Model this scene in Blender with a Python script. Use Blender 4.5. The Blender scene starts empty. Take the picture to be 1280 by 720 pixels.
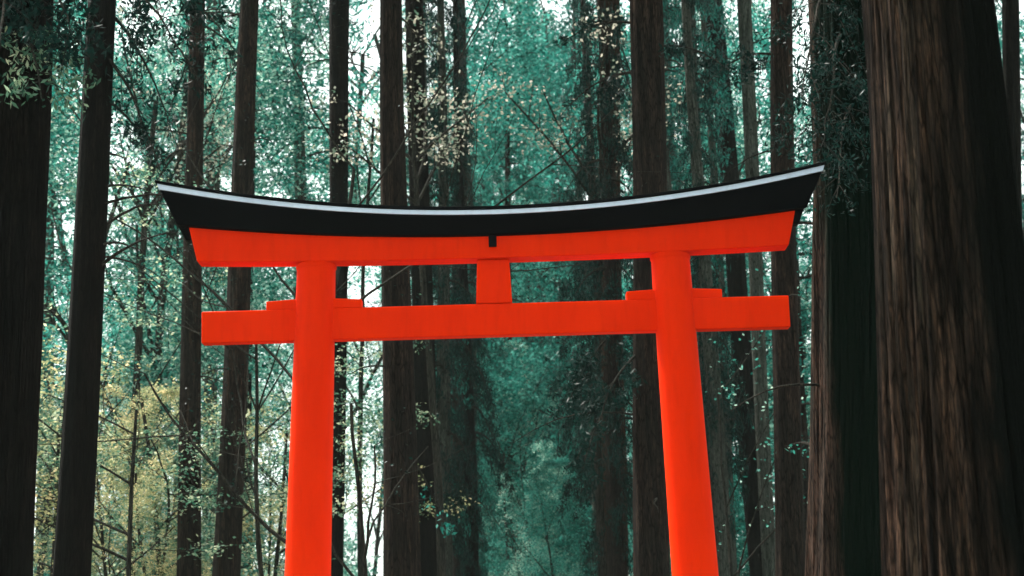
import bpy, math, random
import numpy as np
from mathutils import Vector, Matrix

SC = bpy.context.scene
COL = SC.collection
R = math.radians
PI = math.pi

# ------------------------------------------------------------------ camera
FPX, PITCH, ROLL = 2200.0, R(12), R(1.6)
CAMZ = 1.6
_F = Vector((0, math.cos(PITCH), math.sin(PITCH)))
_U0 = Vector((0, -math.sin(PITCH), math.cos(PITCH)))
_R0 = Vector((1, 0, 0))
_R = _R0 * math.cos(ROLL) - _U0 * math.sin(ROLL)
_U = _U0 * math.cos(ROLL) + _R0 * math.sin(ROLL)


def at(px, py, Y):
    """point of the world at distance Y seen at a pixel of the 1280 px photograph"""
    d = _F * FPX + _R * (px - 640) - _U * (py - 360)
    p = d * (Y / d.y)
    p.z += CAMZ
    return p


cam = bpy.data.objects.new('camera', bpy.data.cameras.new('camera'))
COL.objects.link(cam)
cam.matrix_world = Matrix(((_R.x, _U.x, -_F.x, 0), (_R.y, _U.y, -_F.y, 0), (_R.z, _U.z, -_F.z, CAMZ), (0, 0, 0, 1)))
cam.data.sensor_width = 36
cam.data.lens = FPX / 1280 * 36
cam.data.clip_end = 3000
cam.data.dof.use_dof = True
cam.data.dof.focus_distance = 20.2
cam.data.dof.aperture_fstop = 2.2
SC.camera = cam

# ------------------------------------------------------------------ node helpers


def new_mat(name):
    m = bpy.data.materials.new(name)
    m.use_nodes = True
    nt = m.node_tree
    nt.nodes.clear()
    out = nt.nodes.new('ShaderNodeOutputMaterial')
    return m, nt, out


def N(nt, typ, **kw):
    n = nt.nodes.new(typ)
    for k, v in kw.items():
        if k in n.inputs:
            n.inputs[k].default_value = v
        else:
            setattr(n, k, v)
    return n


def ramp(nt, fac, stops):
    r = nt.nodes.new('ShaderNodeValToRGB')
    el = r.color_ramp.elements
    el[0].position, el[0].color = stops[0][0], (*stops[0][1], 1)
    el[1].position, el[1].color = stops[-1][0], (*stops[-1][1], 1)
    for p, c in stops[1:-1]:
        e = el.new(p)
        e.color = (*c, 1)
    nt.links.new(fac, r.inputs[0])
    return r.outputs[0]


def noise(nt, scale, detail=4, vec=(1, 1, 1), loc=(0, 0, 0), coord='Object'):
    tc = nt.nodes.new('ShaderNodeTexCoord')
    mp = nt.nodes.new('ShaderNodeMapping')
    mp.inputs['Scale'].default_value = vec
    mp.inputs['Location'].default_value = loc
    nt.links.new(tc.outputs[coord], mp.inputs[0])
    n = nt.nodes.new('ShaderNodeTexNoise')
    n.inputs['Scale'].default_value = scale
    n.inputs['Detail'].default_value = detail
    n.inputs['Roughness'].default_value = 0.6
    nt.links.new(mp.outputs[0], n.inputs['Vector'])
    return n.outputs[0]


def mixc(nt, f, a, b, mode='MIX'):
    m = nt.nodes.new('ShaderNodeMix')
    m.data_type = 'RGBA'
    m.blend_type = mode
    for sock, v in ((m.inputs[0], f), (m.inputs[6], a), (m.inputs[7], b)):
        if isinstance(v, (int, float)):
            sock.default_value = v
        elif isinstance(v, tuple):
            sock.default_value = (*v, 1)
        else:
            nt.links.new(v, sock)
    return m.outputs[2]


def bark(name, dark, mid, light, moss_shade=None, moss_shade_dir=0.0, bump=0.03, fine=1.0, bands=0.0):
    m, nt, out = new_mat(name)
    p = N(nt, 'ShaderNodeBsdfPrincipled', Roughness=0.9)
    p.inputs['Specular IOR Level'].default_value = 0.03
    fib = noise(nt, 17 * fine, 7, (1, 1, 0.075))
    fib2 = noise(nt, 62 * fine, 5, (1, 1, 0.16), (3, 1, 2))
    big = noise(nt, 0.9, 3, (1, 1, 0.4), (7, 5, 1))
    c = ramp(nt, fib, [(0.33, dark), (0.5, mid), (0.68, light)])
    c2 = ramp(nt, fib2, [(0.32, (0.3, 0.3, 0.3)), (0.5, (0.9, 0.9, 0.9)), (0.68, (1.6, 1.5, 1.4))])
    c = mixc(nt, 1.0, c, c2, 'MULTIPLY')
    c = mixc(nt, ramp(nt, big, [(0.35, (0, 0, 0)), (0.7, (0.6, 0.6, 0.6))]), c, tuple(x * 0.8 + 0.001 for x in (mid[1], mid[1] * 1.05, mid[1] * 0.9)))
    v = nt.nodes.new('ShaderNodeTexVoronoi')
    v.feature = 'DISTANCE_TO_EDGE'
    v.inputs['Scale'].default_value = 24 * fine
    tcv = nt.nodes.new('ShaderNodeTexCoord')
    mpv = N(nt, 'ShaderNodeMapping')
    mpv.inputs['Scale'].default_value = (1, 1, 0.11)
    nt.links.new(tcv.outputs['Object'], mpv.inputs[0])
    nt.links.new(mpv.outputs[0], v.inputs['Vector'])
    c = mixc(nt, 1.0, c, ramp(nt, v.outputs['Distance'], [(0.0, (0.25, 0.25, 0.25)), (0.10, (1, 1, 1))]), 'MULTIPLY')
    if bands:      # strips of paler and darker bark running up the stem
        bn = noise(nt, 5.5, 3, (1, 1, 0.02), (2, 8, 3))
        c = mixc(nt, bands, c, ramp(nt, bn, [(0.36, (0.16, 0.15, 0.15)), (0.47, (0.7, 0.6, 0.55)), (0.52, (1.5, 1.15, 0.95)), (0.58, (0.5, 0.48, 0.46)), (0.66, (1.9, 1.75, 1.55))]), 'MULTIPLY')
    if moss_shade:  # one-sided dark tint, used for moss and for painted shade
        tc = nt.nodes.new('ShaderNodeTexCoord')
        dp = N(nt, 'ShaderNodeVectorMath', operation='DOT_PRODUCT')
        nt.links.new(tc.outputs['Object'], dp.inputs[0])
        dp.inputs[1].default_value = (math.cos(moss_shade_dir) / 0.5, math.sin(moss_shade_dir) / 0.5, 0.0)
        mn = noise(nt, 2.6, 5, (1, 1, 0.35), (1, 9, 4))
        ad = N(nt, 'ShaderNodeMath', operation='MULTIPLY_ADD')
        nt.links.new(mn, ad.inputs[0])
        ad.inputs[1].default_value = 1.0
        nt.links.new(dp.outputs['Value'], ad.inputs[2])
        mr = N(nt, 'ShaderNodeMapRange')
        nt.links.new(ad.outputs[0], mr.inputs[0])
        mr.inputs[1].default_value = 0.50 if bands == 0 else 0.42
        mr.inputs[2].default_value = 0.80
        c = mixc(nt, mr.outputs[0], c, moss_shade)
    nt.links.new(c, p.inputs['Base Color'])
    b = N(nt, 'ShaderNodeBump', Strength=1.0, Distance=bump)
    hh = N(nt, 'ShaderNodeMath', operation='MULTIPLY_ADD')
    nt.links.new(fib2, hh.inputs[0])
    hh.inputs[1].default_value = 0.5
    nt.links.new(fib, hh.inputs[2])
    nt.links.new(hh.outputs[0], b.inputs['Height'])
    nt.links.new(b.outputs[0], p.inputs['Normal'])
    nt.links.new(p.outputs[0], out.inputs[0])
    return m


def leaf(name, cols, trans=0.35, clump=0.9, gloss=0.5, spec=0.12):
    """cols: three albedos, picked per leaf and per clump"""
    m, nt, out = new_mat(name)
    geo = nt.nodes.new('ShaderNodeNewGeometry')
    big = noise(nt, clump, 2)
    ad = N(nt, 'ShaderNodeMath', operation='MULTIPLY_ADD')
    nt.links.new(geo.outputs['Random Per Island'], ad.inputs[0])
    ad.inputs[1].default_value = 0.5
    sb = N(nt, 'ShaderNodeMath', operation='SUBTRACT')
    nt.links.new(big, sb.inputs[0])
    sb.inputs[1].default_value = 0.25
    nt.links.new(sb.outputs[0], ad.inputs[2])
    c = ramp(nt, ad.outputs[0], [(0.25, cols[0]), (0.55, cols[1]), (0.85, cols[2])])
    p = N(nt, 'ShaderNodeBsdfPrincipled', Roughness=gloss)
    p.inputs['Specular IOR Level'].default_value = spec
    nt.links.new(c, p.inputs['Base Color'])
    t = N(nt, 'ShaderNodeBsdfTranslucent')
    nt.links.new(c, t.inputs[0])
    mx = N(nt, 'ShaderNodeMixShader', Fac=trans)
    mx.inputs[0].default_value = trans
    nt.links.new(p.outputs[0], mx.inputs[1])
    nt.links.new(t.outputs[0], mx.inputs[2])
    nt.links.new(mx.outputs[0], out.inputs[0])
    return m


def paint(name, col, col2, rough=0.4, spec=0.4, bumpd=0.002):
    m, nt, out = new_mat(name)
    p = N(nt, 'ShaderNodeBsdfPrincipled')
    p.inputs['Specular IOR Level'].default_value = spec
    n1 = noise(nt, 1.6, 5, (1, 1, 0.35))
    n2 = noise(nt, 26, 4, (0.12, 1, 1), (4, 2, 1))
    c = mixc(nt, ramp(nt, n1, [(0.4, (0, 0, 0)), (0.72, (1, 1, 1))]), col, col2)
    n3 = noise(nt, 7, 6, (1.6, 1, 0.25), (9, 2, 5))
    c = mixc(nt, 0.2, c, ramp(nt, n3, [(0.33, (0.72, 0.62, 0.6)), (0.5, (1, 1, 1)), (0.7, (1.06, 1.12, 1.1))]), 'MULTIPLY')
    nt.links.new(c, p.inputs['Base Color'])
    rr = N(nt, 'ShaderNodeMapRange')
    nt.links.new(n1, rr.inputs[0])
    rr.inputs[3].default_value = rough - 0.08
    rr.inputs[4].default_value = rough + 0.15
    nt.links.new(rr.outputs[0], p.inputs['Roughness'])
    b = N(nt, 'ShaderNodeBump', Strength=0.35, Distance=bumpd)
    nt.links.new(n2, b.inputs['Height'])
    nt.links.new(b.outputs[0], p.inputs['Normal'])
    nt.links.new(p.outputs[0], out.inputs[0])
    return m


M = {}
M['red'] = paint('vermilion_paint', (0.88, 0.028, 0.0002), (0.79, 0.022, 0.0002), 0.5, 0.015)
M['black'] = paint('black_lacquer', (0.0015, 0.0018, 0.0025), (0.003, 0.0033, 0.0045), 0.5, 0.03)
M['pale'] = paint('sky_sheen_trim', (0.66, 0.74, 0.90), (0.52, 0.60, 0.76), 0.45, 0.5)  # sky sheen on the roof bevel, put into the pale blue colour
M['stone'] = paint('grey_stone', (0.26, 0.26, 0.25), (0.17, 0.18, 0.17), 0.85, 0.3, 0.01)
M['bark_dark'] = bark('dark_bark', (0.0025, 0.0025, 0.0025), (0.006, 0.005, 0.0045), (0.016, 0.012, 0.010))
M['bark_brown'] = bark('brown_bark', (0.006, 0.0045, 0.004), (0.020, 0.013, 0.011), (0.055, 0.034, 0.026))
M['bark_big'] = bark('furrowed_bark', (0.005, 0.0035, 0.003), (0.026, 0.018, 0.014), (0.085, 0.060, 0.047), (0.0022, 0.0028, 0.0022), R(-8), fine=0.8, bump=0.05, bands=0.9)  # near-black right side is shade put into the bark colour
M['bark_moss_shade'] = bark('moss_shade_bark', (0.008, 0.006, 0.005), (0.045, 0.028, 0.021), (0.12, 0.075, 0.055), (0.0012, 0.0055, 0.003), R(-25), fine=0.9)  # dark green side mixes moss with painted trunk shade
M['bark_red'] = bark('reddish_bark', (0.008, 0.0045, 0.003), (0.03, 0.015, 0.010), (0.075, 0.035, 0.02))
M['bark_pale'] = bark('pale_bark', (0.02, 0.024, 0.02), (0.045, 0.052, 0.044), (0.10, 0.11, 0.095))
M['twig'] = bark('twig_bark', (0.012, 0.012, 0.011), (0.03, 0.028, 0.024), (0.06, 0.055, 0.045), bump=0.005)
M['leaf_cedar'] = leaf('cedar_leaf', [(0.001, 0.020, 0.016), (0.005, 0.080, 0.064), (0.03, 0.22, 0.18)])
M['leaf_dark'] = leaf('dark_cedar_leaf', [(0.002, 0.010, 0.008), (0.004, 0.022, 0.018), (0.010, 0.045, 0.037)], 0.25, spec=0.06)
M['leaf_teal'] = leaf('blue_green_leaf', [(0.002, 0.060, 0.048), (0.012, 0.21, 0.17), (0.16, 0.58, 0.48)], 0.4)
M['leaf_sky_gap'] = leaf('sky_gap_leaf', [(0.08, 0.14, 0.10), (0.30, 0.30, 0.23), (0.70, 0.60, 0.50)], 0.4)  # bright sky between the leaves, put into the leaf colour as cream
M['leaf_mint'] = leaf('pale_green_leaf', [(0.004, 0.08, 0.062), (0.05, 0.28, 0.22), (0.62, 0.80, 0.66)], 0.45)
M['leaf_gold'] = leaf('yellow_green_leaf', [(0.06, 0.12, 0.07), (0.38, 0.40, 0.20), (0.85, 0.66, 0.38)], 0.45)
M['leaf_olive'] = leaf('olive_leaf', [(0.012, 0.06, 0.04), (0.11, 0.22, 0.14), (0.62, 0.62, 0.42)], 0.45)

# ------------------------------------------------------------------ object helpers


def mesh_np(name, verts, faces, mat, smooth=True):
    """verts (n,3), faces (m,k) with one k"""
    me = bpy.data.meshes.new(name)
    verts = np.asarray(verts, dtype=np.float32)
    faces = np.asarray(faces, dtype=np.int32)
    k = faces.shape[1]
    me.vertices.add(len(verts))
    me.vertices.foreach_set('co', verts.ravel())
    me.loops.add(faces.size)
    me.loops.foreach_set('vertex_index', faces.ravel())
    me.polygons.add(len(faces))
    me.polygons.foreach_set('loop_start', np.arange(0, faces.size, k, dtype=np.int32))
    if smooth:
        me.polygons.foreach_set('use_smooth', np.ones(len(faces), dtype=bool))
    me.materials.append(mat)
    me.update(calc_edges=True)
    return me


def link(name, me, parent=None):
    o = bpy.data.objects.new(name, me)
    COL.objects.link(o)
    if parent is not None:
        o.parent = parent
    return o


def thing(name, label, cat, loc=(0, 0, 0), group=None):
    o = bpy.data.objects.new(name, None)
    COL.objects.link(o)
    o.empty_display_size = 0.5
    o.location = loc
    o['label'] = label
    o['category'] = cat
    if group:
        o['group'] = group
    return o


def tube(path, seg=6, cap=False):
    """path: list of (x,y,z,r); returns verts, quads"""
    P = np.array([p[:3] for p in path], dtype=float)
    rr = np.array([p[3] for p in path], dtype=float)
    T = np.gradient(P, axis=0)
    T /= np.linalg.norm(T, axis=1)[:, None] + 1e-9
    ref = np.array([0.0, 0, 1]) if abs(T[0, 2]) < 0.8 else np.array([1.0, 0, 0])
    A = np.cross(T, ref)
    A /= np.linalg.norm(A, axis=1)[:, None] + 1e-9
    B = np.cross(T, A)
    th = np.linspace(0, 2 * PI, seg, endpoint=False)
    V = P[:, None, :] + rr[:, None, None] * (np.cos(th)[None, :, None] * A[:, None, :] + np.sin(th)[None, :, None] * B[:, None, :])
    n = len(P)
    i = np.arange(n - 1)[:, None] * seg
    j = np.arange(seg)[None, :]
    j2 = (j + 1) % seg
    F = np.stack([i + j, i + j2, i + seg + j2, i + seg + j], axis=-1).reshape(-1, 4)
    return V.reshape(-1, 3), F


def join(parts):
    vs, fs, o = [], [], 0
    for v, f in parts:
        vs.append(v)
        fs.append(f + o)
        o += len(v)
    return np.concatenate(vs), np.concatenate(fs)


def trunk_vf(axis, rad, H, seg, rows, lobes, rng, z0=-0.4):
    """fluted, tapered trunk; axis(z)->(x,y), rad(z)->r; lobes: list of (count, amplitude)"""
    t = np.linspace(0, 1, rows)
    z = z0 + (H - z0) * t ** 1.15
    th = np.linspace(0, 2 * PI, seg, endpoint=False)
    Z, TH = np.meshgrid(z, th, indexing='ij')
    Rr = rad(Z)
    mod = np.ones_like(Rr)
    for cnt, amp in lobes:
        ph = rng.uniform(0, 2 * PI)
        tw = rng.uniform(-0.05, 0.05)
        wob = 0.5 * np.sin(Z * rng.uniform(0.15, 0.4) + rng.uniform(0, 6)) + 0.25 * np.sin(Z * rng.uniform(0.7, 1.3) + rng.uniform(0, 6))
        s = np.sin(cnt * (TH + tw * Z) + ph + wob)
        if cnt > 12:      # plates of bark with narrow furrows between them
            s = 1 - 2 * (1 - np.abs(s) ** 0.55)
            s = s * (0.6 + 0.4 * np.sin(Z * rng.uniform(1.2, 2.2) + 3 * np.sin(TH * rng.integers(2, 5) + ph)))
        mod += amp * s * (0.75 + 0.35 * np.sin(Z * 0.31 + TH * 2 + ph))
    flare = 0.75 * np.exp(-np.clip(Z, 0, None) / 0.9) * (1 + 0.35 * np.sin(5 * TH + 1) + 0.2 * np.sin(8 * TH))
    Rr = Rr * mod * (1 + flare)
    ax, ay = axis(Z)
    V = np.stack([ax + Rr * np.cos(TH), ay + Rr * np.sin(TH), Z], axis=-1).reshape(-1, 3)
    i = np.arange(rows - 1)[:, None] * seg
    j = np.arange(seg)[None, :]
    j2 = (j + 1) % seg
    F = np.stack([i + j, i + j2, i + seg + j2, i + seg + j], axis=-1).reshape(-1, 4)
    return V, F


def leaves_vf(C, blades, spread, L, W, rng, droop=0.3, flat=0.0, zs=0.7):
    """clusters of pointed blades round centres C"""
    n = len(C) * blades
    c = np.repeat(C, blades, axis=0) + rng.normal(0, 1, (n, 3)) * np.array([spread, spread, spread * zs])
    d = rng.normal(0, 1, (n, 3))
    d[:, 2] = d[:, 2] * (1 - flat) - droop
    d /= np.linalg.norm(d, axis=1)[:, None]
    s = rng.normal(0, 1, (n, 3))
    s[:, 2] *= (1 - flat)
    s -= (s * d).sum(1)[:, None] * d
    s /= np.linalg.norm(s, axis=1)[:, None]
    l = (L * rng.uniform(0.6, 1.3, n))[:, None]
    w = (W * rng.uniform(0.6, 1.3, n))[:, None]
    v = np.stack([c - d * l * 0.5, c + s * w * 0.5 - d * l * 0.05, c + d * l * 0.5, c - s * w * 0.5 - d * l * 0.05], axis=1).reshape(-1, 3)
    f = np.arange(n * 4).reshape(-1, 4)
    return v, f


# ------------------------------------------------------------------ conifer crowns


def conifer_parts(seed, z0, z1, rmax, nlimb, tuft_step, blades, L, W, droop=0.25, rise=0.25, gap=0.25, trunk_r=0.2, spread=0.22, base_full=0.25):
    """limbs (tubes) and leaves of a conifer between z0 and z1"""
    rng = np.random.default_rng(seed)
    limbs, cents = [], []
    for k in range(nlimb):
        u = (k + rng.uniform(0, 1)) / nlimb
        z = z0 + (z1 - z0) * u
        prof = min(1.0, base_full + u / 0.22 * (1 - base_full)) * (1 - max(0, (u - 0.15)) / 0.85) ** 0.75 + 0.05
        Lb = rmax * prof * rng.uniform(0.55, 1.1)
        a = rng.uniform(0, 2 * PI)
        if rng.uniform() < gap:
            Lb *= 0.45
        m = max(4, int(Lb / 0.4))
        t = np.linspace(0, 1, m)
        up = rise * rng.uniform(0.2, 1.6) * (1 - u * 0.2)
        zz = z + Lb * (up * t - (droop + up * 0.9) * t ** 2 * rng.uniform(0.7, 1.3))
        wob = np.cumsum(rng.normal(0, 0.05, m))
        aa = a + wob * 0.8
        x = np.cos(aa) * Lb * t
        y = np.sin(aa) * Lb * t
        r = 0.045 * (Lb / rmax + 0.3) * (1 - t * 0.85)
        limbs.append(tube(list(zip(x, y, zz, r)), 4))
        nt_ = max(3, int(Lb / tuft_step))
        tt = rng.uniform(0.22, 1.0, nt_) ** 0.8
        side = rng.normal(0, 1, nt_) * 0.24 * Lb * (1.15 - tt)
        px = np.interp(tt, t, x) - np.sin(a) * side
        py = np.interp(tt, t, y) + np.cos(a) * side
        pz = np.interp(tt, t, zz) - np.abs(side) * 0.35 - rng.uniform(0, 0.35, nt_)
        cents.append(np.stack([px, py, pz], 1))
    C = np.concatenate(cents)
    return join(limbs), leaves_vf(C, blades, spread, L, W, rng, droop=0.5)


def skeleton(seed, start, heading, length, r0, depth, lean=0.15, up=0.25, split=(2, 4), shrink=0.62, spread_a=0.9, zlow=0.0):
    rng = random.Random(seed)
    tubes, tips = [], []

    def grow(p, d, L, r, lev):
        n = max(4, int(L / 0.5) + 2)
        pts = []
        p = p.copy()
        d = d.copy()
        marks = []
        for i in range(n + 1):
            t = i / n
            pts.append((p.x, p.y, p.z, r * (1 - 0.55 * t) if lev < depth else r * (1 - 0.85 * t)))
            if t > 0.3 and (lev > 0 or p.z > zlow):
                marks.append((p.copy(), d.copy(), r * (1 - 0.55 * t)))
            if lev >= 1 and t > 0.25:
                tips.append((p.copy(), lev))
            ln = lean * (0.3 if lev == 0 else 1.0)
            d = (d + Vector((rng.gauss(0, ln), rng.gauss(0, ln), rng.gauss(0, lean * 0.6) + up * 0.08))).normalized()
            p = p + d * (L / n)
        tubes.append(tube(pts, 6 if lev == 0 else 4))
        if lev < depth:
            k = rng.randint(*split) + (2 if lev == 0 else 0)
            for c in range(k):
                q, dq, rq = rng.choice(marks)
                side = Vector((rng.gauss(0, 1), rng.gauss(0, 1), rng.gauss(0, 0.5)))
                side = (side - dq * side.dot(dq)).normalized()
                nd = (dq * 0.7 + side * spread_a + Vector((0, 0, up))).normalized()
                grow(q, nd, L * shrink * rng.uniform(0.6, 1.1), rq * 0.6, lev + 1)
    grow(Vector(start), Vector(heading).normalized(), length, r0, 0)
    return tubes, tips


CROWN = {}


def crown_mesh(kind):
    """shared crown meshes (limbs and leaves), base at z=0"""
    if kind in CROWN:
        return CROWN[kind]
    name, k = kind
    mats = {'high': 'leaf_cedar', 'dark': 'leaf_dark', 'teal': 'leaf_teal', 'full': 'leaf_teal', 'mint': 'leaf_mint', 'deep': 'leaf_cedar', 'dim': 'leaf_dark'}
    if name in ('high', 'dark'):      # crown of a tall cedar, 14 m tall on its own
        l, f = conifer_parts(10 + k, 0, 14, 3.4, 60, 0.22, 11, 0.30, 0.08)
    elif name == 'teal':              # far cedar, crown 20 m
        l, f = conifer_parts(20 + k, 0, 20, 3.6, 105, 0.22, 11, 0.30, 0.075, gap=0.3)
    else:                             # conifer clothed to low on the stem, 22 m
        l, f = conifer_parts(30 + k, 0, 22, 3.9, 120, 0.17, 13, 0.26, 0.07, gap=0.3, droop=0.45, spread=0.17)
    me = mesh_np('crown', *join([l, f]), M[mats[name]], smooth=False)
    me.materials.append(M['twig'])
    mi = np.zeros(len(me.polygons), dtype=np.int32)
    mi[:len(l[1])] = 1
    me.polygons.foreach_set('material_index', mi)
    CROWN[kind] = me
    return CROWN[kind]


def put_crown(t, kind, z, sxy=1.0, sz=1.0, rot=0.0, xy=(0, 0)):
    o = link('crown', crown_mesh(kind), t)
    o.location = (xy[0], xy[1], z)
    o.scale = (sxy, sxy, sz)
    o.rotation_euler = (0, 0, rot)


# ------------------------------------------------------------------ boughs


def bough(t, start, end, seed, sag=0.3, width=0.5, dens=1.0, mat='leaf_dark', L=0.16, W=0.05, r=0.03, leafy=True):
    """one bough of tree t from start to end (world), with side twigs and hanging sprays"""
    rng = np.random.default_rng(seed)
    base = t.location
    p0 = np.array(start) - np.array(base)
    p1 = np.array(end) - np.array(base)
    ln = np.linalg.norm(p1 - p0)
    m = 14
    tt = np.linspace(0, 1, m)
    P = p0 + (p1 - p0) * tt[:, None]
    P[:, 2] += sag * ln * (tt - tt ** 2) * 1.6
    P += np.cumsum(rng.normal(0, 0.02 * ln / 3, (m, 3)), axis=0) * tt[:, None]
    parts = [tube([(*P[i], r * (1 - 0.8 * tt[i])) for i in range(m)], 5)]
    d = (p1 - p0) / ln
    side = np.cross(d, [0, 0, 1])
    side /= np.linalg.norm(side) + 1e-9
    C = []
    ntw = int(ln * 5 * dens)
    for k in range(ntw):
        u = rng.uniform(0.12, 1.0)
        q = np.array([np.interp(u, tt, P[:, a]) for a in range(3)])
        l2 = ln * width * (1.1 - 0.75 * u) * rng.uniform(0.4, 1.0)
        v = side * rng.choice([-1, 1]) * rng.uniform(0.3, 1) + d * rng.uniform(0.4, 1.0) + np.array([0, 0, rng.normal(-0.15, 0.35)])
        v /= np.linalg.norm(v)
        s = np.linspace(0, 1, 5)
        Q = q + v * l2 * s[:, None]
        Q[:, 2] -= 0.28 * l2 * s ** 2
        parts.append(tube([(*Q[i], 0.008 * (1 - 0.7 * s[i])) for i in range(5)], 3))
        n2 = max(2, int(l2 / 0.07 * dens))
        w = rng.uniform(0.25, 1.0, n2)
        C.append(np.stack([np.interp(w, s, Q[:, a]) for a in range(3)], 1) + rng.normal(0, 0.03, (n2, 3)) - np.array([0, 0, 0.04]))
    b = link('bough', mesh_np('bough', *join(parts), M['twig']), t)
    if leafy:
        C = np.concatenate(C)
        link('foliage', mesh_np('foliage', *leaves_vf(C, 6, 0.07, L, W, rng, droop=0.6), M[mat], smooth=False), b)
    return b


# ------------------------------------------------------------------ the gate
GX, GY = -0.21, 20.0


def gate_mesh(bm_parts, name, mat, parent, bevel=0.012, smooth=True):
    v, f = bm_parts
    me = bpy.data.meshes.new(name)
    me.from_pydata([tuple(x) for x in v], [], f)
    me.materials.append(mat)
    me.update()
    o = link(name, me, parent)
    if bevel:
        b = o.modifiers.new('bevel', 'BEVEL')
        b.width = bevel
        b.segments = 2
        b.limit_method = 'ANGLE'
        b.angle_limit = R(35)
    if smooth:
        for p in me.polygons:
            p.use_smooth = True
        try:
            me.set_sharp_from_angle(angle=R(35))
        except Exception:
            pass
    return o


def box(x0, x1, y0, y1, z0, z1):
    v = [(x0, y0, z0), (x1, y0, z0), (x1, y1, z0), (x0, y1, z0), (x0, y0, z1), (x1, y0, z1), (x1, y1, z1), (x0, y1, z1)]
    f = [(0, 3, 2, 1), (4, 5, 6, 7), (0, 1, 5, 4), (1, 2, 6, 5), (2, 3, 7, 6), (3, 0, 4, 7)]
    return v, f


def sweep(sections):
    """sections: list of closed loops (each a list of points); capped loft"""
    n = len(sections[0])
    v = [p for s in sections for p in s]
    f = []
    for i in range(len(sections) - 1):
        for j in range(n):
            a, b = i * n + j, i * n + (j + 1) % n
            f.append((a, b, b + n, a + n))
    f.append(tuple(reversed(range(n))))
    f.append(tuple(range((len(sections) - 1) * n, len(sections) * n)))
    return v, f


gate = thing('torii_gate', 'vermilion red torii gate with a curved black top beam, standing over the forest path', 'torii gate', (GX, GY, 0))


def curve(s, mid, end, k=2.2):
    return mid + (end - mid) * abs(s) ** k


def beam(prof, half, n=48):
    """prof(s)->list of (dx_out, y, z) at s in -1..1"""
    secs = []
    for i in range(n + 1):
        s = -1 + 2 * i / n
        secs.append([(s * h, y, z) for (h, y, z) in prof(s)])
    return sweep(secs)


# red lower lintel (shimaki) just under the black beam
def shimaki(s):
    zb, zt = curve(s, 6.178, 6.232), curve(s, 6.445, 6.665, 2.0)
    return [(3.425, -0.17, zb), (3.425, 0.12, zb), (3.530, 0.17, zt), (3.530, -0.17, zt)]


gate_mesh(beam(shimaki, 0), 'lower_lintel', M['red'], gate)


def kasagi(s):
    zc, zb, zt = curve(s, 6.38, 6.51, 2.0), curve(s, 6.446, 6.668, 2.0), curve(s, 6.655, 7.062, 2.0)
    return [(3.575, -0.10, zc), (3.575, 0.10, zc), (3.63, 0.166, zb - 0.012), (3.66, 0.225, zb), (3.84, 0.33, zt), (3.84, -0.33, zt), (3.66, -0.225, zb), (3.63, -0.166, zb - 0.012)]


gate_mesh(beam(kasagi, 0), 'top_beam', M['black'], gate)


def sky_sheen_prof(s):
    z0, z1 = curve(s, 6.657, 7.064, 2.0), curve(s, 6.712, 7.136, 2.0)
    return [(3.845, -0.34, z0), (3.845, 0.34, z0), (3.868, 0.335, z1), (3.868, -0.335, z1)]


gate_mesh(beam(sky_sheen_prof, 0), 'sky_sheen_strip', M['pale'], gate, 0.004)


def roof(s):
    z0 = curve(s, 6.714, 7.138, 2.0)
    z1 = z0 + 0.038
    return [(3.885, -0.35, z0), (3.885, 0.35, z0), (3.895, 0.35, z1), (3.895, 0.0, z1 + 0.07), (3.895, -0.35, z1)]


gate_mesh(beam(roof, 0), 'roof_board', M['black'], gate, 0.004)

# tie beam (nuki)
gate_mesh(box(-3.38, 3.40, -0.09, 0.09, 5.286, 5.655), 'tie_beam', M['red'], gate)

# pillars
for sgn in (-1, 1):
    secs = []
    for i in range(25):
        z = 0.30 + (6.190 - 0.30) * i / 24
        x = sgn * (2.255 - 0.0314 * z)
        r = 0.285 - 0.0098 * z
        secs.append([(x + r * math.cos(a), r * math.sin(a), z) for a in np.linspace(0, 2 * PI, 48, endpoint=False)])
    p = gate_mesh(sweep(secs), 'pillar', M['red'], gate, 0)
    # cap ring under the lintel
    x = sgn * (2.255 - 0.0314 * 6.15)
    secs = [[(x + r * math.cos(a), r * math.sin(a), z) for a in np.linspace(0, 2 * PI, 48, endpoint=False)] for z, r in ((6.125, 0.228), (6.140, 0.235), (6.174, 0.235))]
    gate_mesh(sweep(secs), 'cap_ring', M['red'], p, 0)
    # black root wrap and stone footing
    x = sgn * 2.245
    secs = [[(x + r * math.cos(a), r * math.sin(a), z) for a in np.linspace(0, 2 * PI, 48, endpoint=False)] for z, r in ((0.26, 0.31), (0.75, 0.306), (0.77, 0.29))]
    gate_mesh(sweep(secs), 'root_wrap', M['black'], p, 0)
    secs = [[(x + r * math.cos(a), r * math.sin(a), z) for a in np.linspace(0, 2 * PI, 48, endpoint=False)] for z, r in ((-0.2, 0.52), (0.12, 0.50), (0.22, 0.44), (0.26, 0.38))]
    gate_mesh(sweep(secs), 'footing', M['stone'], gate, 0)
    # wedges on the tie beam, either side of the pillar
    for dx in (-1, 1):
        xc = sgn * (2.255 - 0.0314 * 5.7)
        xa, xb = xc + dx * 0.20, xc + dx * (0.545 if dx * sgn < 0 else 0.56)
        v, f = box(min(xa, xb), max(xa, xb), -0.075, 0.075, 5.658, 5.775)
        v = [(q[0], q[1], q[2] - (0.02 if (q[2] > 5.7 and abs(q[0] - xb) < 1e-6) else 0)) for q in v]
        gate_mesh((v, f), 'wedge', M['red'], gate, 0.008)
# strut between tie beam and lintel
v, f = box(-0.2, 0.2, -0.11, 0.11, 5.658, 6.175)
v = [(q[0] * (0.93 if q[2] > 6 else 1.04), q[1], q[2]) for q in v]
gate_mesh((v, f), 'center_strut', M['red'], gate)
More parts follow.
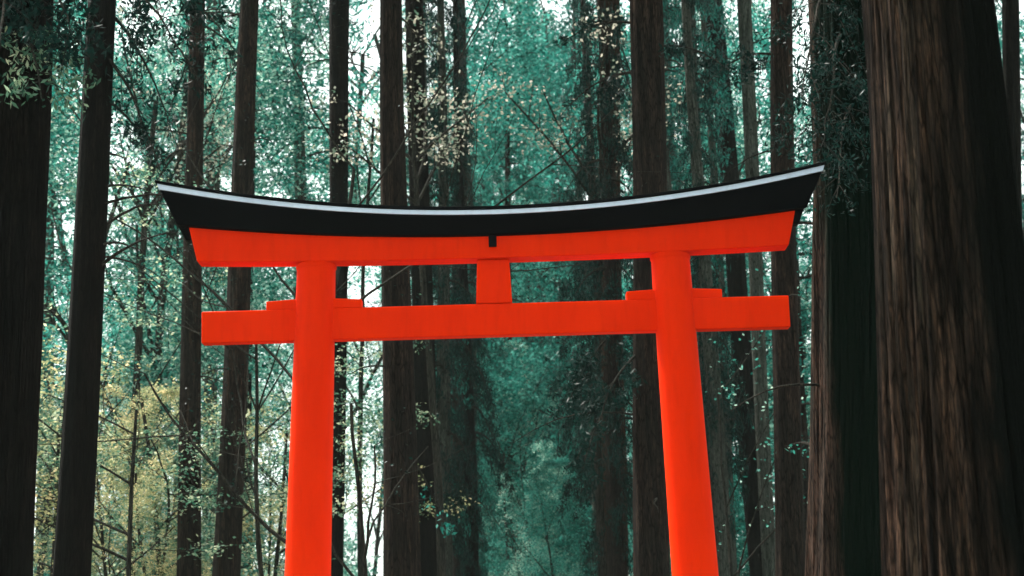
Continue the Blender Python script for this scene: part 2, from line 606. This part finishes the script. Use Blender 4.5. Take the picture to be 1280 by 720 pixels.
# small black bracket hung at the middle of the lintel
v, f = box(-0.045, 0.045, -0.215, -0.173, 6.305, 6.44)
gate_mesh((v, f), 'bracket', M['black'], gate, 0.005)

# ------------------------------------------------------------------ ground
rng0 = np.random.default_rng(3)


def ground_h(x, y):
    away = np.clip((np.abs(x - 0.1) - 4.5) / 14, 0, 1)
    return 0.5 * away ** 2 * (1.2 + 0.6 * np.sin(x * 0.21 + 1) * np.cos(y * 0.13)) + 0.0 * y


gx = np.concatenate([np.linspace(-900, -60, 12), np.linspace(-55, 55, 110), np.linspace(60, 900, 12)])
gy = np.concatenate([np.linspace(-500, -30, 8), np.linspace(-25, 175, 120), np.linspace(185, 1500, 14)])
GXm, GYm = np.meshgrid(gx, gy, indexing='ij')
GZ = ground_h(GXm, GYm)
Vg = np.stack([GXm, GYm, GZ], -1).reshape(-1, 3)
nx, ny = len(gx), len(gy)
ii, jj = np.meshgrid(np.arange(nx - 1), np.arange(ny - 1), indexing='ij')
Fg = np.stack([ii * ny + jj, (ii + 1) * ny + jj, (ii + 1) * ny + jj + 1, ii * ny + jj + 1], -1).reshape(-1, 4)
m, nt, out = new_mat('forest_floor')
p = N(nt, 'ShaderNodeBsdfPrincipled', Roughness=0.95)
a = noise(nt, 0.7, 5)
b = noise(nt, 14, 5, (1, 1, 1), (3, 3, 3))
c = mixc(nt, ramp(nt, a, [(0.4, (0, 0, 0)), (0.6, (1, 1, 1))]), ramp(nt, b, [(0.3, (0.03, 0.02, 0.013)), (0.7, (0.10, 0.065, 0.04))]), ramp(nt, b, [(0.3, (0.012, 0.03, 0.012)), (0.7, (0.05, 0.085, 0.03))]))
nt.links.new(c, p.inputs['Base Color'])
bb = N(nt, 'ShaderNodeBump', Strength=0.8, Distance=0.05)
nt.links.new(b, bb.inputs['Height'])
nt.links.new(bb.outputs[0], p.inputs['Normal'])
nt.links.new(p.outputs[0], out.inputs[0])
g = link('ground', mesh_np('ground', Vg, Fg, m))
g['kind'] = 'structure'

m, nt, out = new_mat('gravel')
p = N(nt, 'ShaderNodeBsdfPrincipled', Roughness=0.95)
b = noise(nt, 40, 5)
nt.links.new(ramp(nt, b, [(0.3, (0.14, 0.13, 0.12)), (0.7, (0.34, 0.32, 0.29))]), p.inputs['Base Color'])
bb = N(nt, 'ShaderNodeBump', Strength=0.8, Distance=0.02)
nt.links.new(b, bb.inputs['Height'])
nt.links.new(bb.outputs[0], p.inputs['Normal'])
nt.links.new(p.outputs[0], out.inputs[0])
py_ = np.linspace(-20, 150, 120)
wl = 2.9 + 0.12 * np.sin(py_ * 0.8)
Vp = np.concatenate([np.stack([0.1 - wl, py_, np.full_like(py_, 0.006)], 1), np.stack([0.1 + wl, py_, np.full_like(py_, 0.006)], 1)])
n_ = len(py_)
Fp = np.stack([np.arange(n_ - 1), np.arange(n_ - 1) + n_, np.arange(1, n_) + n_, np.arange(1, n_)], 1)
g = link('path', mesh_np('path', Vp, Fp, m))
g['kind'] = 'structure'

# ------------------------------------------------------------------ the trees one can tell apart
# label, Y, (px at py=0, px at py=720), (width at 0, width at 720), bark, crown kind, crown start (m above frame top), height, lobes
BIG = [(4, 0.04), (9, 0.055), (13, 0.055), (19, 0.04), (33, 0.02), (52, 0.008)]
MID = [(3, 0.03), (9, 0.03), (17, 0.022), (31, 0.012)]
LOW = [(3, 0.03), (8, 0.03), (15, 0.015)]
SPEC = [
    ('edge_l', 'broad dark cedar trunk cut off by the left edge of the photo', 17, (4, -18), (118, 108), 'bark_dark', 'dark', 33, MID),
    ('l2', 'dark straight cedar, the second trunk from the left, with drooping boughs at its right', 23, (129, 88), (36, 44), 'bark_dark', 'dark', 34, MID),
    ('l3', 'slim grey brown cedar crossing behind the left tip of the tie beam', 34, (246, 236), (20, 29), 'bark_brown', 'dark', 33, LOW),
    ('l4', 'thin dim cedar just right of the slim trunk behind the left beam tip', 50, (268, 261), (19, 16), 'bark_pale', 'high', 35, LOW),
    ('l5', 'leaning brown cedar between the left beam tips and the left pillar', 33, (313, 282), (24, 34), 'bark_brown', 'dark', 34, LOW),
    ('l6', 'dark narrow cedar rising right behind the left pillar of the gate', 37, (425, 420), (26, 18), 'bark_dark', 'high', 36, LOW),
    ('m7', 'thick brown cedar, the first large trunk right of the left pillar', 29, (490, 500), (28, 45), 'bark_brown', 'dark', 35, MID),
    ('m8', 'cedar with pale leaves round it, directly right of the first thick trunk inside the gate', 40, (519, 535), (24, 30), 'bark_dark', 'high', 34, LOW),
    ('m9', 'slender cedar behind the middle of the gate, its upper stem showing through leaves', 58, (574, 576), (17, 22), 'bark_brown', 'high', 33, LOW),
    ('r10', 'tall brown cedar passing just left of the right pillar', 30, (807, 817), (42, 44), 'bark_brown', 'dark', 36, MID),
    ('r11', 'reddish cedar low inside the gate, left of the tall brown trunk by the right pillar', 44, (762, 768), (24, 32), 'bark_red', 'high', 34, LOW),
    ('r12', 'pale thin trunk rising above the right half of the black top beam', 44, (930, 962), (18, 18), 'bark_pale', 'high', 31, LOW),
    ('r13', 'dark leaning trunk just right of the right pillar', 50, (892, 951), (24, 27), 'bark_dark', 'high', 28, LOW),
    ('r14', 'brown cedar crossing behind the right tip of the tie beam', 31, (976, 986), (28, 36), 'bark_brown', 'dark', 35, LOW),
    ('r15', 'mossy cedar with a brown left flank and dark green, shaded right side, beside the largest trunk', 22, (1060, 1072), (104, 106), 'bark_moss_shade', 'dark', 34, BIG),
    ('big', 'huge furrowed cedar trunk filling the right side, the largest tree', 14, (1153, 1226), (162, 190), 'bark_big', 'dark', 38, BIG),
    ('r17', 'dark trunk standing right of the huge furrowed cedar at the right edge', 30, (1262, 1275), (22, 26), 'bark_dark', 'high', 33, LOW),
]
TREES = {}
for idx, (key, label, Y, px, wd, bk, ck, H, lobes) in enumerate(SPEC):
    rng = np.random.default_rng(100 + idx)
    a, b = at(px[0], 0, Y), at(px[1], 720, Y)
    ra, rb = wd[0] / 2 * Y / FPX, wd[1] / 2 * Y / FPX
    sx = (a.x - b.x) / (a.z - b.z)
    bx = b.x - sx * b.z
    base = (bx, Y, float(ground_h(np.array(bx), np.array(Y))) - 0.05)
    sr = (ra - rb) / (a.z - b.z)
    za = a.z

    def rad(z, ra=ra, rb=rb, za=za, zb=b.z, sr=sr, H=H):
        lowr = rb + sr * (np.clip(z, 0, za) - zb)
        hi = ra + (0.05 - ra) * np.clip((z - za) / (H - za), 0, 1)
        return np.where(z < za, lowr, hi)
    c1, c2 = rng.uniform(0, 6), rng.uniform(0, 6)

    def axis(z, sx=sx, Y=Y, c1=c1, c2=c2, w=(ra + rb) * 0.05):
        return sx * z + w * np.sin(z * 0.45 + c1), w * np.sin(z * 0.4 + c2)
    t = thing('cedar_tree', label, 'tree', base)
    near = Y < 20
    seg = 420 if Y < 23 else (96 if Y < 32 else 48)
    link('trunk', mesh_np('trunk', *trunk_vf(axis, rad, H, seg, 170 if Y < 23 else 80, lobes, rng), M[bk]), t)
    zc = za + rng.uniform(0.5, 2.5)
    put_crown(t, (ck, idx % 2), zc, 1.0, (H + 0.3 - zc) / 14, rng.uniform(0, 6), (sx * (zc + H) / 2, 0))
    TREES[key] = t
    if key not in ('edge_l', 'big'):
        for q in range(5 if Y < 40 else 3):
            zz = rng.uniform(4.0, za)
            an = rng.uniform(0, 2 * PI)
            x0, y0 = axis(zz)
            ln = rng.uniform(0.25, 1.5) if q else 2.2
            r0 = float(rad(zz)) * 0.6
            tt = np.linspace(0, 1, 7)
            hx = np.cumsum(rng.normal(0, 0.035, 7))
            pts = [(x0 + math.cos(an + hx[i]) * (r0 + ln * tt[i]), y0 + math.sin(an + hx[i]) * (r0 + ln * tt[i]), zz + ln * (0.25 * tt[i] - 0.45 * tt[i] ** 2) + hx[i] * 0.3, 0.022 * (1 - 0.75 * tt[i])) for i in range(7)]
            link('dead_branch', mesh_np('dead_branch', *tube(pts, 5), M['twig']), t)


def tb(key, start, end, dY=0.0, seed=1, **kw):
    Y = TREES[key].location.y
    bough(TREES[key], at(*start, Y), at(*end, Y + dY), seed, **kw)


# boughs seen against the light
tb('edge_l', (40, -60), (95, 60), -1.2, 1, width=0.6, dens=1.2, L=0.1, W=0.035)
tb('edge_l', (20, 20), (60, 130), -1.5, 2, width=0.6, dens=1.0, mat='leaf_olive', L=0.09, W=0.03)
tb('edge_l', (10, -40), (-10, 110), -1.8, 3, width=0.6, dens=1.1, L=0.1, W=0.035)
tb('l2', (135, -30), (240, 95), -0.8, 4, width=0.5, dens=1.0, L=0.11, W=0.035)
tb('l2', (130, 10), (225, 170), 0.6, 5, width=0.45, dens=0.9, L=0.11, W=0.035)
tb('l2', (122, 60), (200, 215), -0.5, 6, width=0.45, dens=0.9, L=0.11, W=0.035)
tb('l2', (118, 120), (195, 190), 0.9, 7, width=0.5, dens=1.0, L=0.11, W=0.035)
tb('l2', (140, -60), (290, 60), 1.0, 8, width=0.45, dens=1.0)
tb('l2', (110, 300), (215, 258), 1.0, 9, width=0.2, dens=0.5, leafy=False)
tb('l2', (108, 350), (228, 290), -0.5, 10, width=0.15, dens=0.5, leafy=False)
tb('l3', (243, 60), (205, 180), 1.0, 11, width=0.5, dens=0.8)
tb('l3', (246, 30), (330, 120), -1.0, 12, width=0.4, dens=0.5)
tb('r10', (795, 90), (690, 150), 0.8, 13, width=0.4, dens=0.8, L=0.15, W=0.04)
tb('r10', (795, 30), (700, 60), 1.2, 14, width=0.5, dens=0.8, L=0.15, W=0.04)
tb('r10', (820, 60), (920, 95), -1.0, 15, width=0.4, dens=1.0, L=0.15, W=0.04)
tb('r10', (800, 390), (700, 520), 1.6, 16, width=0.55, dens=1.1, L=0.15, W=0.04)
tb('r10', (800, 440), (730, 580), -1.0, 17, width=0.5, dens=1.0, L=0.15, W=0.04)
tb('r14', (976, 70), (880, 110), -1.0, 18, width=0.45, dens=0.9, L=0.15, W=0.04)
tb('r15', (1040, -20), (1000, 120), -1.6, 19, width=0.6, dens=1.2, L=0.085, W=0.026)
tb('r15', (1060, 30), (1030, 190), -2.0, 20, width=0.6, dens=1.2, L=0.085, W=0.026)
tb('r15', (1075, 120), (1040, 250), -1.8, 21, width=0.45, dens=0.9, L=0.085, W=0.026)
tb('r15', (1020, 560), (985, 560), 0.5, 22, width=0.4, dens=0.6, mat='leaf_mint', L=0.07, W=0.035)
tb('m7', (500, 560), (560, 660), 0.6, 23, width=0.5, dens=0.6, mat='leaf_teal', L=0.10, W=0.04)
tb('r17', (1262, 150), (1215, 330), 0.5, 24, width=0.5, dens=0.8, L=0.15, W=0.04)

# ------------------------------------------------------------------ broadleaf understory and saplings


def broadleaf(name, label, cat, px, py_top, Y, seed, mat, blades=22, L=0.085, W=0.05, spread=0.2, flat=0.5, lean=0.12, up=0.2, depth=3, split=(2, 4), barkm='twig', group=None, sx=0.0, zs=0.35, minlev=1, zmin=0.0, shrink=0.6, r0=None, spread_a=0.9):
    top = at(px, py_top, Y)
    H = top.z
    base = Vector((top.x - sx, Y, 0))
    base.z = float(ground_h(np.array(base.x), np.array(Y))) - 0.05
    t = thing(name, label, cat, base, group)
    tubes, tips = skeleton(seed, (0, 0, 0), (sx / H * 1.0, 0, 1), H * 0.86, r0 or 0.007 * H + 0.015, depth, lean * 0.5, up, split, shrink, spread_a, zmin * 0.92)
    link('stem', mesh_np('stem', *join(tubes), M[barkm]), t)
    if mat:
        rng = np.random.default_rng(seed)
        C = np.array([tuple(p) for p, l in tips if l >= minlev and p.z > zmin])
        C = np.repeat(C, 2, axis=0) + rng.normal(0, spread, (len(C) * 2, 3)) * np.array([1, 1, 0.4])
        link('foliage', mesh_np('foliage', *leaves_vf(C, blades, spread, L, W, rng, droop=0.15, flat=flat, zs=zs), M[mat], smooth=False), t)
    return t


broadleaf('maple_tree', 'golden yellow understory tree between the second trunk and the slim cedar', 'tree', 165, 440, 31, 1, 'leaf_gold', flat=0.7, up=-0.05, spread_a=1.3)
broadleaf('maple_tree', 'olive green understory tree left of the slim grey brown cedar', 'tree', 205, 400, 36, 2, 'leaf_olive', flat=0.6, up=0.0, spread_a=1.2)
broadleaf('maple_tree', 'yellow leaved understory tree between the two leftmost trunks', 'tree', 60, 480, 33, 3, 'leaf_olive', flat=0.6, up=0.0, spread_a=1.2)
broadleaf('maple_tree', 'small golden leaved tree left of the left pillar, low in the frame', 'tree', 335, 470, 38, 4, 'leaf_gold', flat=0.6, up=0.0, spread_a=1.0, depth=2)
broadleaf('maple_tree', 'pale green understory tree low behind the golden tree', 'tree', 120, 380, 44, 5, 'leaf_mint', flat=0.5, up=0.1, spread_a=1.2)
broadleaf('beech_tree', 'tall thin tree with leaves coloured cream for sky gaps beside the first thick trunk inside the gate', 'tree', 540, 30, 36, 6, 'leaf_sky_gap', L=0.10, W=0.065, flat=0.3, blades=6, spread=0.24, depth=2, minlev=2, zmin=12.0, split=(4, 6), shrink=0.24)
broadleaf('beech_tree', 'tree with scattered leaves coloured cream for sky gaps left of the tall brown cedar at the right pillar', 'tree', 728, 10, 42, 7, 'leaf_sky_gap', L=0.10, W=0.065, flat=0.3, blades=6, spread=0.24, depth=2, minlev=2, zmin=13.0, split=(4, 6), shrink=0.24)
broadleaf('sapling', 'bare forked sapling rising above the left half of the black beam', 'sapling', 372, 60, 27, 8, 'leaf_dark', blades=2, L=0.07, W=0.03, depth=3, split=(3, 5), r0=0.07, minlev=3, lean=0.2)
broadleaf('sapling', 'thin curving bare sapling just right of the left pillar', 'sapling', 470, 420, 25, 9, 'leaf_dark', blades=2, L=0.06, W=0.03, depth=2, split=(2, 3), r0=0.055, minlev=2, lean=0.25, sx=0.35)
broadleaf('sapling', 'slender leaning sapling close beside the left pillar on its left', 'sapling', 340, 330, 30, 10, 'leaf_dark', blades=2, L=0.06, W=0.03, depth=3, split=(2, 4), r0=0.06, minlev=3, lean=0.2)
broadleaf('sapling', 'small leafy sapling right of the right pillar beside the leaning trunk', 'sapling', 905, 420, 34, 11, 'leaf_mint', blades=3, depth=3, r0=0.05)
broadleaf('sapling', 'thin teal leaved tree between the leftmost trunks', 'sapling', 70, 60, 40, 12, 'leaf_teal', blades=4, depth=3, r0=0.1, flat=0.3, shrink=0.4)
broadleaf('sapling', 'airy pale green tree above the left half of the gate', 'sapling', 450, 20, 46, 13, 'leaf_mint', blades=3, depth=3, r0=0.1, flat=0.3, shrink=0.35)
broadleaf('beech_tree', 'tree with small leaves coloured cream for sky gaps between the second trunk and the slim cedar, high up', 'tree', 175, 10, 42, 14, 'leaf_sky_gap', L=0.09, W=0.06, flat=0.3, blades=6, spread=0.24, depth=2, minlev=2, zmin=13.0, split=(4, 6), shrink=0.24)

# ------------------------------------------------------------------ the forest behind
BG_TRUNK = {}


def bg_tree(kind, x, Y, s, rot, label, cat='tree', group=None, variant=0, sxy=1.0):
    """tall forest tree: shared trunk and crown meshes"""
    H = 33 if kind in ('teal', 'high') else 27
    key = (H, variant)
    if key not in BG_TRUNK:
        rng = np.random.default_rng(500 + variant + H)
        c1 = rng.uniform(0, 6)
        BG_TRUNK[key] = mesh_np('trunk', *trunk_vf(lambda z: (0.12 * np.sin(z * 0.2 + c1), 0.1 * np.cos(z * 0.23 + c1)), lambda z: 0.27 * (1 - np.clip(z, 0, H) / H * 0.85), H, 20, 40, LOW, rng), M[('bark_brown', 'bark_dark', 'bark_pale')[variant]])
    t = thing('cedar_tree' if kind != 'full' else 'cypress_tree', label, cat, (x, Y, float(ground_h(np.array(x), np.array(Y))) - 0.05), group)
    t.rotation_euler = (0, 0, rot)
    t.scale = (s, s, s)
    link('trunk', BG_TRUNK[key], t)
    put_crown(t, (kind, variant % 2), {'dim': 4.5, 'teal': 12, 'high': 19, 'full': 4.5, 'mint': 4.5, 'deep': 4.5}[kind], sxy)
    return t


rnd = random.Random(11)
bgl = []


def zone(px):
    Z = [(80, 'behind the two leftmost trunks'), (235, 'between the second trunk and the slim left cedar'), (360, 'left of the left pillar'),
         (480, 'just right of the left pillar'), (600, 'left of the middle of the gate'), (700, 'in the middle of the gate opening'),
         (830, 'toward the right pillar inside the gate'), (960, 'just right of the right pillar'), (1120, 'behind the mossy cedar'), (9999, 'behind the huge right trunk')]
    for lim, s in Z:
        if px < lim:
            return s
    return ''


def px_of(x, Y):
    d = Vector((x, Y, 8 - CAMZ))
    return 640 + FPX * d.dot(_R) / d.dot(_F)


def far(kind, x, Y, s=1.0, v=None, sxy=1.0):
    bgl.append((kind, x, Y, s, rnd.uniform(0, 2 * PI), rnd.randrange(3) if v is None else v, sxy))


# two avenue rows along the path, narrow dark conifers first
for (px, Y, s, q, kd) in ((556, 45, 0.95, 0.36, 'dim'), (582, 56, 1.0, 0.36, 'dim'), (590, 69, 1.0, 0.38, 'deep'), (598, 84, 1.1, 0.36, 'deep'), (606, 98, 1.1, 0.36, 'deep'),
                      (768, 41, 0.95, 0.38, 'dim'), (752, 52, 1.0, 0.40, 'dim'), (738, 64, 1.0, 0.42, 'deep'), (728, 78, 1.1, 0.4, 'deep'), (722, 92, 1.1, 0.4, 'deep'), (532, 52, 1.0, 0.4, 'deep'), (850, 47, 1.0, 0.45, 'deep'), (888, 40, 0.9, 0.3, 'dim')):
    far(kd, at(px, 500, Y).x, Y, s, sxy=q)
for (px, Y, s, q, kd) in ((640, 82, 1.25, 1.0, 'full'), (668, 96, 1.4, 1.0, 'full'), (600, 90, 1.3, 0.9, 'full'), (700, 88, 1.3, 0.8, 'full'), (560, 76, 1.2, 0.7, 'deep'),
                      (745, 70, 1.15, 0.7, 'deep'), (886, 45, 0.74, 0.55, 'high'), (846, 43, 0.72, 0.5, 'high'), (905, 48, 0.78, 0.5, 'high'), (850, 60, 1.1, 0.6, 'deep'), (925, 70, 1.1, 0.7, 'deep'), (1255, 44, 0.9, 0.5, 'deep'), (1140, 60, 1.0, 0.8, 'deep')):
    far(kd, at(px, 500, Y).x, Y, s, sxy=q)
# a screen of foliage closing the avenue
for (x, Y, s) in ((0.6, 108, 1.2), (-1.8, 118, 1.35), (3.2, 121, 1.3), (0.9, 128, 1.5), (6.5, 118, 1.2)):
    far('full', x, Y, s)
# the wood on both sides
tries = 0
while len(bgl) < 58 and tries < 5000:
    tries += 1
    Y = 48 + 85 * rnd.random() ** 0.8
    half = Y * 0.33
    x = rnd.uniform(-half, half)
    if abs(x - 0.2) < 4.5:
        continue
    if any((x - b[1]) ** 2 + (Y - b[2]) ** 2 < 14 for b in bgl):
        continue
    px = px_of(x, Y)
    if 440 < px < 470 and Y < 90:
        continue
    if x < 0:
        kind = rnd.choice(['teal', 'teal', 'mint', 'high', 'high'])
    else:
        kind = rnd.choice(['teal', 'deep', 'full', 'high', 'deep'])
    far(kind, x, Y, rnd.uniform(0.8, 1.2))
WORD = {'teal': 'blue green cedar', 'high': 'high crowned bare stemmed cedar', 'full': 'conifer leafy down to its foot', 'mint': 'pale green conifer', 'deep': 'deep green hanging conifer', 'dim': 'narrow dark conifer'}
for (kind, x, Y, s, rot, v, sxy) in bgl:
    dist = 'nearer' if Y < 70 else ('distant' if Y < 100 else 'farthest')
    lab = '%s %s %s' % (dist, WORD[kind], zone(px_of(x, Y)))
    bg_tree(kind, x, Y, s, rot, lab, 'tree', 'trees of the forest behind the gate', v, sxy)

# airy broadleaf trees that fill the gaps between the trunks with small bright leaves
CLOUD = {}


def cloud_tree(k):
    """a leafy broadleaf tree, 20 m tall: stem with limbs, and leaves in drifts with gaps between them"""
    if k in CLOUD:
        return CLOUD[k]
    rng = np.random.default_rng(700 + k)
    tubes, tips = skeleton(700 + k, (0, 0, 0), (0, 0, 1), 17, 0.14, 2, 0.07, 0.35, (6, 9), 0.30, 0.9)
    st = mesh_np('stem', *join(tubes), M['twig'])
    n = 60000
    u = rng.uniform(0, 1, n)
    z = 2.0 + 18 * u
    a = rng.uniform(0, 2 * PI, n)
    rr = 3.3 * np.sqrt(np.clip(1 - (np.abs(u - 0.5) / 0.52) ** 2.4, 0, 1)) * np.sqrt(rng.uniform(0.02, 1, n))
    P = np.stack([rr * np.cos(a), rr * np.sin(a), z], 1)
    w = np.zeros(n)
    for fq in (0.8, 1.5, 2.7, 4.6):
        for _ in range(3):
            kv = rng.normal(0, 1, 3) * np.array([1, 1, 1.6])
            kv *= fq / np.linalg.norm(kv) * 1.6
            w += np.sin(P @ kv + rng.uniform(0, 6)) / fq ** 0.45
    P = P[w > np.quantile(w, 0.80)]
    lf = {}
    v, f = leaves_vf(P, 3, 0.10, 0.125, 0.062, rng, droop=0.2, flat=0.35, zs=0.5)
    for mt in ('leaf_mint', 'leaf_teal', 'leaf_sky_gap', 'leaf_olive', 'leaf_gold'):
        lf[mt] = mesh_np('foliage', v, f, M[mt], smooth=False)
    CLOUD[k] = (st, lf)
    return CLOUD[k]


LW = {'leaf_mint': 'pale green leaved', 'leaf_teal': 'blue green leaved', 'leaf_sky_gap': 'cream sky gap leaved', 'leaf_olive': 'olive leaved', 'leaf_gold': 'golden leaved'}


def airy(px, Y, k, mt, s=1.0, sz=1.0):
    x = at(px, 500, Y).x
    t = thing('beech_tree', '%s broadleaf %s, %s' % (LW[mt], zone(px), 'nearest' if Y < 50 else ('further off' if Y < 65 else 'deep in')), 'tree', (x, Y, float(ground_h(np.array(x), np.array(Y))) - 0.05), 'broadleaf trees among the cedars')
    st, lf = cloud_tree(k)
    rot = rnd.uniform(0, 6.28)
    for nm, me in (('stem', st), ('foliage', lf[mt])):
        o = link(nm, me, t)
        o.scale = (s, s, s * sz)
        o.rotation_euler = (0, 0, rot)


for i, a in enumerate([
        (40, 46, 'leaf_teal'), (125, 60, 'leaf_mint'), (205, 44, 'leaf_mint'),
        (290, 55, 'leaf_mint'), (385, 66, 'leaf_mint'), (604, 78, 'leaf_teal', 1.8), (690, 90, 'leaf_teal', 2.0), (458, 98, 'leaf_mint', 1.2), (340, 84, 'leaf_mint', 1.0),
        (625, 96, 'leaf_mint'), (690, 104, 'leaf_mint'), (668, 66, 'leaf_mint', 0.5), (630, 72, 'leaf_teal', 0.6), (690, 60, 'leaf_teal', 0.42), (640, 80, 'leaf_mint', 0.8),
        (150, 38, 'leaf_gold', 0.40), (200, 35, 'leaf_gold', 0.36), (712, 100, 'leaf_teal', 2.3), (218, 43, 'leaf_olive', 0.42), (92, 41, 'leaf_olive', 0.42), (334, 47, 'leaf_gold', 0.40), (180, 48, 'leaf_gold', 0.5),
        (870, 58, 'leaf_teal'), (900, 76, 'leaf_mint'), (1005, 66, 'leaf_mint'),
        (1250, 60, 'leaf_teal'), (1275, 72, 'leaf_mint')]):
    airy(a[0], a[1], i % 4, a[2], a[3] if len(a) > 3 else max(0.9, a[1] * 0.35 / 20 + 0.32), 1.0)

# unseen cedars beside and behind the viewer, added to cut the side light
for i, (x, Y, s_) in enumerate(((-6.4, 9.5, 1.0), (-7.2, 1.0, 1.1), (-6.6, -9.0, 1.0), (6.6, 8.0, 1.1), (7.4, -1.0, 1.0), (6.8, -10.0, 1.1), (8.6, 15.0, 1.1), (9.8, 20.0, 1.0), (-9.5, 20.0, 1.0), (10.8, 10.5, 1.1))):
    bg_tree('high', x, Y, s_, i * 1.3, 'unseen tall cedar added for shade by the near path, outside the %s edge of the view' % ('left' if x < 0 else 'right'), 'tree', 'unseen trees added to shade the near path', i % 2)

for (x, Y, s_) in ((6.6, 12.0, 0.9), (7.2, 15.5, 0.9), (6.9, 8.8, 0.8), (9.5, 13.5, 1.0), (-6.6, 14.0, 0.9)):  # unseen conifers added to shade the outer flanks of the near trunks
    bg_tree('dim', x, Y, s_, x, 'unseen dark conifer added for shade, leafy to its foot, outside the %s edge of the view' % ('left' if x < 0 else 'right'), 'tree', 'unseen trees added to shade the near path', 1, 0.5)

# ------------------------------------------------------------------ haze
me = bpy.data.meshes.new('haze')
v, f = box(-70, 70, -25, 165, -1, 52)
me.from_pydata(v, [], f)
m, nt, out = new_mat('haze_air')
pv = nt.nodes.new('ShaderNodeVolumePrincipled')
pv.inputs['Color'].default_value = (0.80, 0.93, 0.89, 1)
pv.inputs['Density'].default_value = 0.00015
pv.inputs['Anisotropy'].default_value = 0.2
nt.links.new(pv.outputs[0], out.inputs['Volume'])
me.materials.append(m)
hz = link('haze', me)
hz['kind'] = 'stuff'
hz['label'] = 'pale mist hanging between the trees'

# ------------------------------------------------------------------ sky and sun
sun_az, sun_el = R(-50), R(54)        # from the left, beyond the gate
w = bpy.data.worlds.new('World')
SC.world = w
w.use_nodes = True
nt = w.node_tree
nt.nodes.clear()
out = nt.nodes.new('ShaderNodeOutputWorld')
bg = nt.nodes.new('ShaderNodeBackground')
sky = nt.nodes.new('ShaderNodeTexSky')
sky.sky_type = 'NISHITA'
sky.sun_disc = False
sky.sun_elevation = sun_el
sky.sun_rotation = sun_az
sky.air_density = 1.0
sky.dust_density = 4.0
hs = nt.nodes.new('ShaderNodeHueSaturation')
hs.inputs['Saturation'].default_value = 0.35
nt.links.new(sky.outputs[0], hs.inputs['Color'])
gc = mixc(nt, 0.6, hs.outputs[0], (7.0, 8.2, 7.6))
nt.links.new(gc, bg.inputs[0])
bg.inputs[1].default_value = 0.145
nt.links.new(bg.outputs[0], out.inputs[0])

sl = bpy.data.lights.new('sun', 'SUN')
sl.energy = 5.0
sl.angle = R(2.5)
sl.color = (1.0, 0.95, 0.87)
so = bpy.data.objects.new('sun', sl)
COL.objects.link(so)
dv = Vector((math.sin(sun_az) * math.cos(sun_el), math.cos(sun_az) * math.cos(sun_el), math.sin(sun_el)))
so.rotation_euler = dv.to_track_quat('Z', 'Y').to_euler()
so.location = (-20, -20, 60)

# ------------------------------------------------------------------ render settings
SC.view_settings.view_transform = 'Standard'
SC.view_settings.look = 'None'
SC.view_settings.gamma = 1
SC.view_settings.exposure = 1.35
cy = SC.cycles
cy.use_denoising = True
cy.max_bounces = 6
cy.diffuse_bounces = 3
cy.glossy_bounces = 2
cy.transmission_bounces = 4
cy.volume_bounces = 1
cy.use_adaptive_sampling = True
